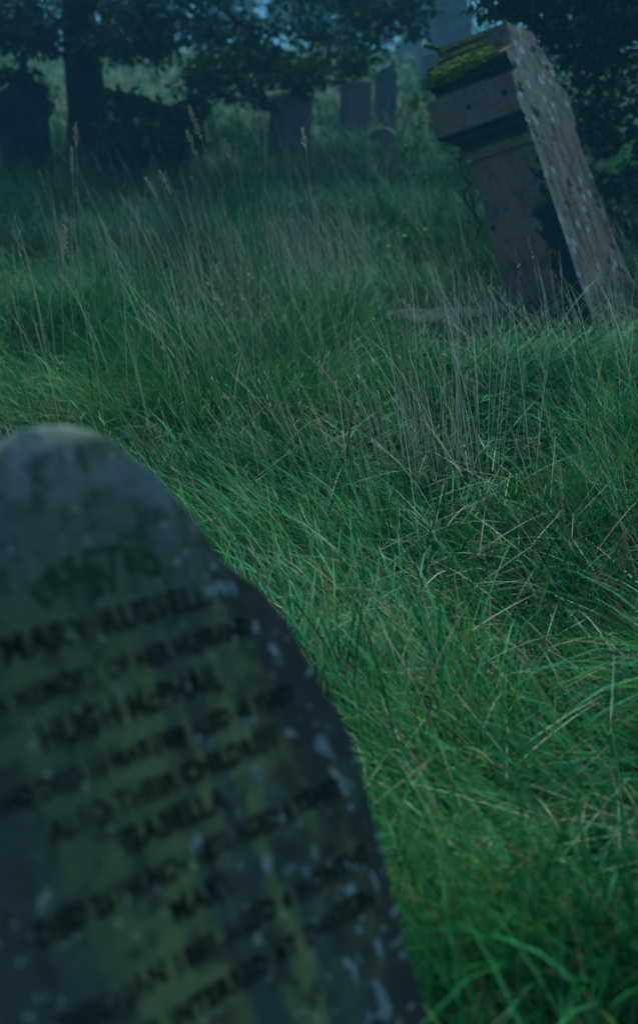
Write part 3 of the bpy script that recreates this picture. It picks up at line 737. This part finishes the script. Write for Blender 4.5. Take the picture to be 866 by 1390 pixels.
tag(link('grass', me, M_GRASS), 'dense long green grass covering the whole graveyard', 'grass', kind='stuff')

# low thatch of dead blades lying about
def thatch(n):
    x, y = sample(n, 1.2, 12, .8); n = len(x)
    return strip_blades(np.stack([x, y, ground_z(x, y) + rng.uniform(.0, .16, n)], 1), rng.uniform(.10, .30, n), rng.uniform(0, 2 * PI, n), rng.uniform(.9, 1.45, n), rng.uniform(-.1, .5, n), rng.uniform(.0018, .004, n), rng.uniform(.2, .8, n), 3)
tha = thatch(16000)

# tall dry stalks with seed heads
def stalks(n, d0, d1, hmin, hmax, seeds=.5, dens=None, power=.6):
    x, y = sample(n, d0, d1, power); n = len(x)
    pk = np.clip((vnoise(x / .42 + 9, y / .42 + 70, 10) - .47) * 2.6, 0, 1) * .75 + .06
    cen = np.exp(-((x + .05 + .06 * (y - 5)) / (.22 * y * .5 + .1)) ** 2)
    ok = rng.random(n) < np.clip(pk * (.35 + 1.1 * cen), 0, 1); x, y = x[ok], y[ok]; n = len(x)
    L = rng.uniform(hmin, hmax, n) * (.75 + .5 * vnoise(x, y, 11)); z = ground_z(x, y)
    az = 2.9 + 3.0 * (vnoise(x / .6 + 33, y / .6 + 12, 0) - .45) + rng.normal(0, .45, n); th0 = np.abs(.45 * vnoise(x / .45 + 3, y / .45 + 42, 1) ** 1.5 + rng.normal(0, .12, n)); k = np.abs(rng.normal(.25, .3, n))
    far = np.maximum(1, y / 6)
    P = strip_blades(np.stack([x, y, z], 1), L, az, th0, k, rng.uniform(.0018, .0031, n) * far ** .8, np.clip(rng.normal(.62, .2, n) + .9 * (vnoise(x / .7 + 2, y / .7 + 21, 2) - .5), 0, 1), 6, taper=.45)
    out_ = [P]; C_ = P[4]; sel = rng.random(len(C_)) < seeds; C_ = C_[sel]; m = len(C_)
    fr = np.maximum(1, C_[:, 0, 1] / 6) ** .6
    for q in range(9):                                            # florets along the head
        f_ = .80 + .20 * q / 8; seg = C_[:, 4] + (C_[:, 6] - C_[:, 4]) * ((f_ - .667) / .333)[..., None] if False else C_[:, 4] + (C_[:, 6] - C_[:, 4]) * ((f_ - .667) / .333)
        a = rng.uniform(0, 2 * PI, m)
        out_.append(strip_blades(seg, rng.uniform(.012, .028, m) * fr, a, rng.uniform(.2, .9, m), np.zeros(m), rng.uniform(.002, .004, m) * fr, np.clip(rng.normal(.45, .2, m), 0, 1), 2))
    return out_
sp_ = [tha] + stalks(5200, 3.0, 4.8, .34, .66, .3) + stalks(9500, 4.0, 8.5, .40, .80, .45) + stalks(1600, 9, 18, .4, .8, .6)
tag(link('dry_grass', merge('dry_grass', sp_, M_STALK), M_STALK), 'thin pale dry grass stems with seed heads standing above the green grass', 'dry grass', kind='stuff')

# individually placed tall seed stalks: (tip x, tip y, distance, foot x in px, head length m, head fatness, label)
def seed_stalk(tx, ty, d, fx, hl, fat, tone, label, bend=.35):
    tip = at(tx, ty, d); foot = at(fx, 500, d); z0 = float(ground_z(foot.x, d)); foot = Vector((foot.x, d + .05, z0))
    r = empty('seed_stalk', foot, label, 'grass stalk', 'tall single grass stalks with seed heads')
    e = tip - foot; pts = []
    for k in range(13):
        t_ = k / 12; pts.append(Vector((e.x * (t_ ** 1.8), e.y * t_, e.z * (t_ + bend * .25 * math.sin(PI * t_)))))
    bm = bmesh.new(); w0 = .0013 * max(1, d / 5); tube(bm, pts, [w0 * (1.3 - .7 * k / 12) for k in range(13)], 5)
    me = bpy.data.meshes.new('stem'); bm.to_mesh(me); bm.free()
    a = me.attributes.new('tone', 'FLOAT', 'POINT'); a.data.foreach_set('value', np.full(len(me.vertices), tone, np.float32)); smooth(me)
    link('stem', me, M_STALK, r)
    n = 70; fs = rng.random(n) ** .9; pe = np.array(pts[-1]); dirv = np.array((pts[-1] - pts[-2]).normalized())
    base = pe + dirv[None] * ((fs - .7) * hl)[:, None]; env = np.sin(PI * np.clip(fs * .9 + .08, 0, 1)) * fat * .7
    rv = rng.normal(size=(n, 3)); rv -= (rv @ dirv)[:, None] * dirv; rv /= np.linalg.norm(rv, axis=1)[:, None]
    P = base + rv * env[:, None] * rng.random(n)[:, None]; L = rng.uniform(.008, .016, n) * (hl / .09)
    ax = dirv[None] + rv * .5; ax /= np.linalg.norm(ax, axis=1)[:, None]; bx = np.cross(ax, rv); bx /= np.linalg.norm(bx, axis=1)[:, None]
    wv = L * .22
    V = np.stack([P, P + ax * (L * .45)[:, None] + bx * wv[:, None], P + ax * L[:, None], P + ax * (L * .45)[:, None] - bx * wv[:, None], P + ax * (L * .45)[:, None] + rv * wv[:, None]], 1).reshape(-1, 3)
    b = np.arange(n)[:, None] * 5; Lp = (b + np.array([[0, 1, 4, 1, 2, 4, 2, 3, 4, 3, 0, 4]])).ravel()
    m2 = np_mesh('seed_head', V, Lp, np.arange(n * 4) * 3, {'tone': np.full(n * 5, tone)})
    link('seed_head', m2, M_STALK, r)
for a in ((262, 160, 5.6, 335, .13, .010, .30, 'tallest rusty seed stalk against the dark ground right of the trunk, leaning left'),
          (259, 190, 5.5, 318, .11, .010, .35, 'rusty seed stalk just below the tallest one, leaning left'),
          (308, 198, 5.7, 352, .10, .009, .35, 'seed stalk right of the rusty leaning pair against the dark background'),
          (222, 242, 5.2, 300, .10, .007, .50, 'pale seed stalk with drooping head bent far to the left above the grass'),
          (203, 250, 5.2, 290, .08, .007, .50, 'second pale drooping seed stalk, tip lowest and furthest left of the bent ones'),
          (412, 184, 5.8, 436, .09, .014, .75, 'fluffy pale seed stalk standing below the tilted reddish gravestone'),
          (103, 178, 7.0, 118, .12, .010, .55, 'pale seed stalk in front of the big tree trunk'),
          (98, 212, 6.6, 112, .12, .010, .55, 'shorter pale seed stalk at the foot of the big tree trunk'),
          (88, 320, 5.2, 84, .11, .020, .65, 'upright feathery seed stalk standing alone at the left in mid grass'),
          (846, 742, 2.3, 880, .075, .010, .22, 'thick brown seed head at the right edge of the picture, tilted left'),
          (727, 755, 3.0, 752, .06, .007, .35, 'brown seed stalk in the grass left of the thick brown one at the right edge'),
          (584, 908, 2.3, 600, .030, .009, .15, 'small dark round seed head blurred in the lower middle grass'),
          (598, 975, 2.25, 606, .025, .008, .15, 'small dark seed head lowest in the lower middle grass'),
          (738, 865, 2.5, 760, .045, .010, .15, 'dark purple-brown seed head in the lower right grass'),
          (643, 742, 3.2, 660, .05, .007, .30, 'dark seed stalk right of centre in the grass'),
          (733, 552, 4.6, 790, .07, .006, .55, 'pale seed stalk arching left on the right side below the monument'),
          (293, 403, 5.2, 350, .07, .008, .7, 'pale seed head leaning left in the middle of the grass'),
          (460, 497, 4.8, 470, .04, .008, .25, 'short dark seed head near the centre of the grass')):
    seed_stalk(*a)

# pale folded dock leaf and three yellow flowers
def blade_leaf(name, p, L, wd, az, tilt, label, cat):
    n = 9; bm = bmesh.new(); rows = []
    for k in range(n):
        t_ = k / (n - 1); ww = wd * math.sin(PI * min(1, t_ * .92 + .06)) ** .8; th = tilt + t_ * t_ * .5
        c = Vector((math.cos(az) * math.sin(th) * L * t_, math.sin(az) * math.sin(th) * L * t_, math.cos(th) * L * t_)); s_ = Vector((-math.sin(az), math.cos(az), 0))
        up = Vector((math.cos(az), math.sin(az), .3)) * ww * .35
        rows.append([bm.verts.new(c - s_ * ww / 2 - up), bm.verts.new(c), bm.verts.new(c + s_ * ww / 2 - up)])
    for r0, r1 in zip(rows, rows[1:]):
        for q in range(2): bm.faces.new((r0[q], r0[q + 1], r1[q + 1], r1[q]))
    me = bpy.data.meshes.new(name); bm.to_mesh(me); bm.free(); smooth(me)
    a = me.attributes.new('tone', 'FLOAT', 'POINT'); a.data.foreach_set('value', np.full(len(me.vertices), .80, np.float32))
    o = link(name, me, M_GRASS); o.location = p
    return tag(o, label, cat)
blade_leaf('broad_leaf', at(752, 580, 4.9), .11, .028, math.radians(200), .15, 'single pale yellow-green pointed leaf in the grass below the monument', 'leaf')
t_ = NT('petal_yellow'); M_YEL = t_.bsdf((.85, .60, .03), .6, .2, trans=.2)
t_ = NT('flower_green'); M_FG = t_.bsdf((.05, .13, .03), .6, .2)
for (px, py, lab) in ((577, 312, 'brightest little yellow flower, nearest the leaning monument'), (549, 321, 'dimmer little yellow flower, middle one of the three'), (527, 335, 'lowest little yellow flower, leftmost of the three')):
    p = at(px, py, 8.2); z0 = float(ground_z(p.x, 8.2)); r = empty('yellow_flower', (p.x, 8.2, z0), lab, 'flower', 'little yellow flowers in the grass')
    h = p.z - z0; bm = bmesh.new(); tube(bm, [(0, 0, -.02), (.01, 0, h * .5), (0, 0, h)], [.0016] * 3, 5); bmobj('stem', bm, M_FG, r)
    bm = bmesh.new()
    for q in range(9):
        a = 2 * PI * q / 9; c = Vector((0, 0, h)); e = Vector((math.cos(a), math.sin(a) , .45)) * .017; s_ = Vector((-math.sin(a), math.cos(a), 0)) * .005
        vs = [bm.verts.new(c), bm.verts.new(c + e * .6 + s_), bm.verts.new(c + e), bm.verts.new(c + e * .6 - s_)]; bm.faces.new(vs)
    bmobj('petals', bm, M_YEL, r)

# ------------------------------------------------------------------ haze over the whole place
bm = bmesh.new(); box(bm, 0, 0, -2, 17, 400, 400)
hz = bmobj('haze', bm, None); hz.location = (0, 120, 0)
hm = bpy.data.materials.new('haze_air'); hm.use_nodes = True; ht_ = hm.node_tree; ht_.nodes.clear()
pv = ht_.nodes.new('ShaderNodeVolumePrincipled'); pv.inputs['Color'].default_value = (.34, .74, 1, 1); pv.inputs['Density'].default_value = .0046
oo = ht_.nodes.new('ShaderNodeOutputMaterial'); ht_.links.new(pv.outputs[0], oo.inputs['Volume'])
hz.data.materials.append(hm); tag(hz, 'thin blue evening mist filling the graveyard', 'haze', kind='stuff')
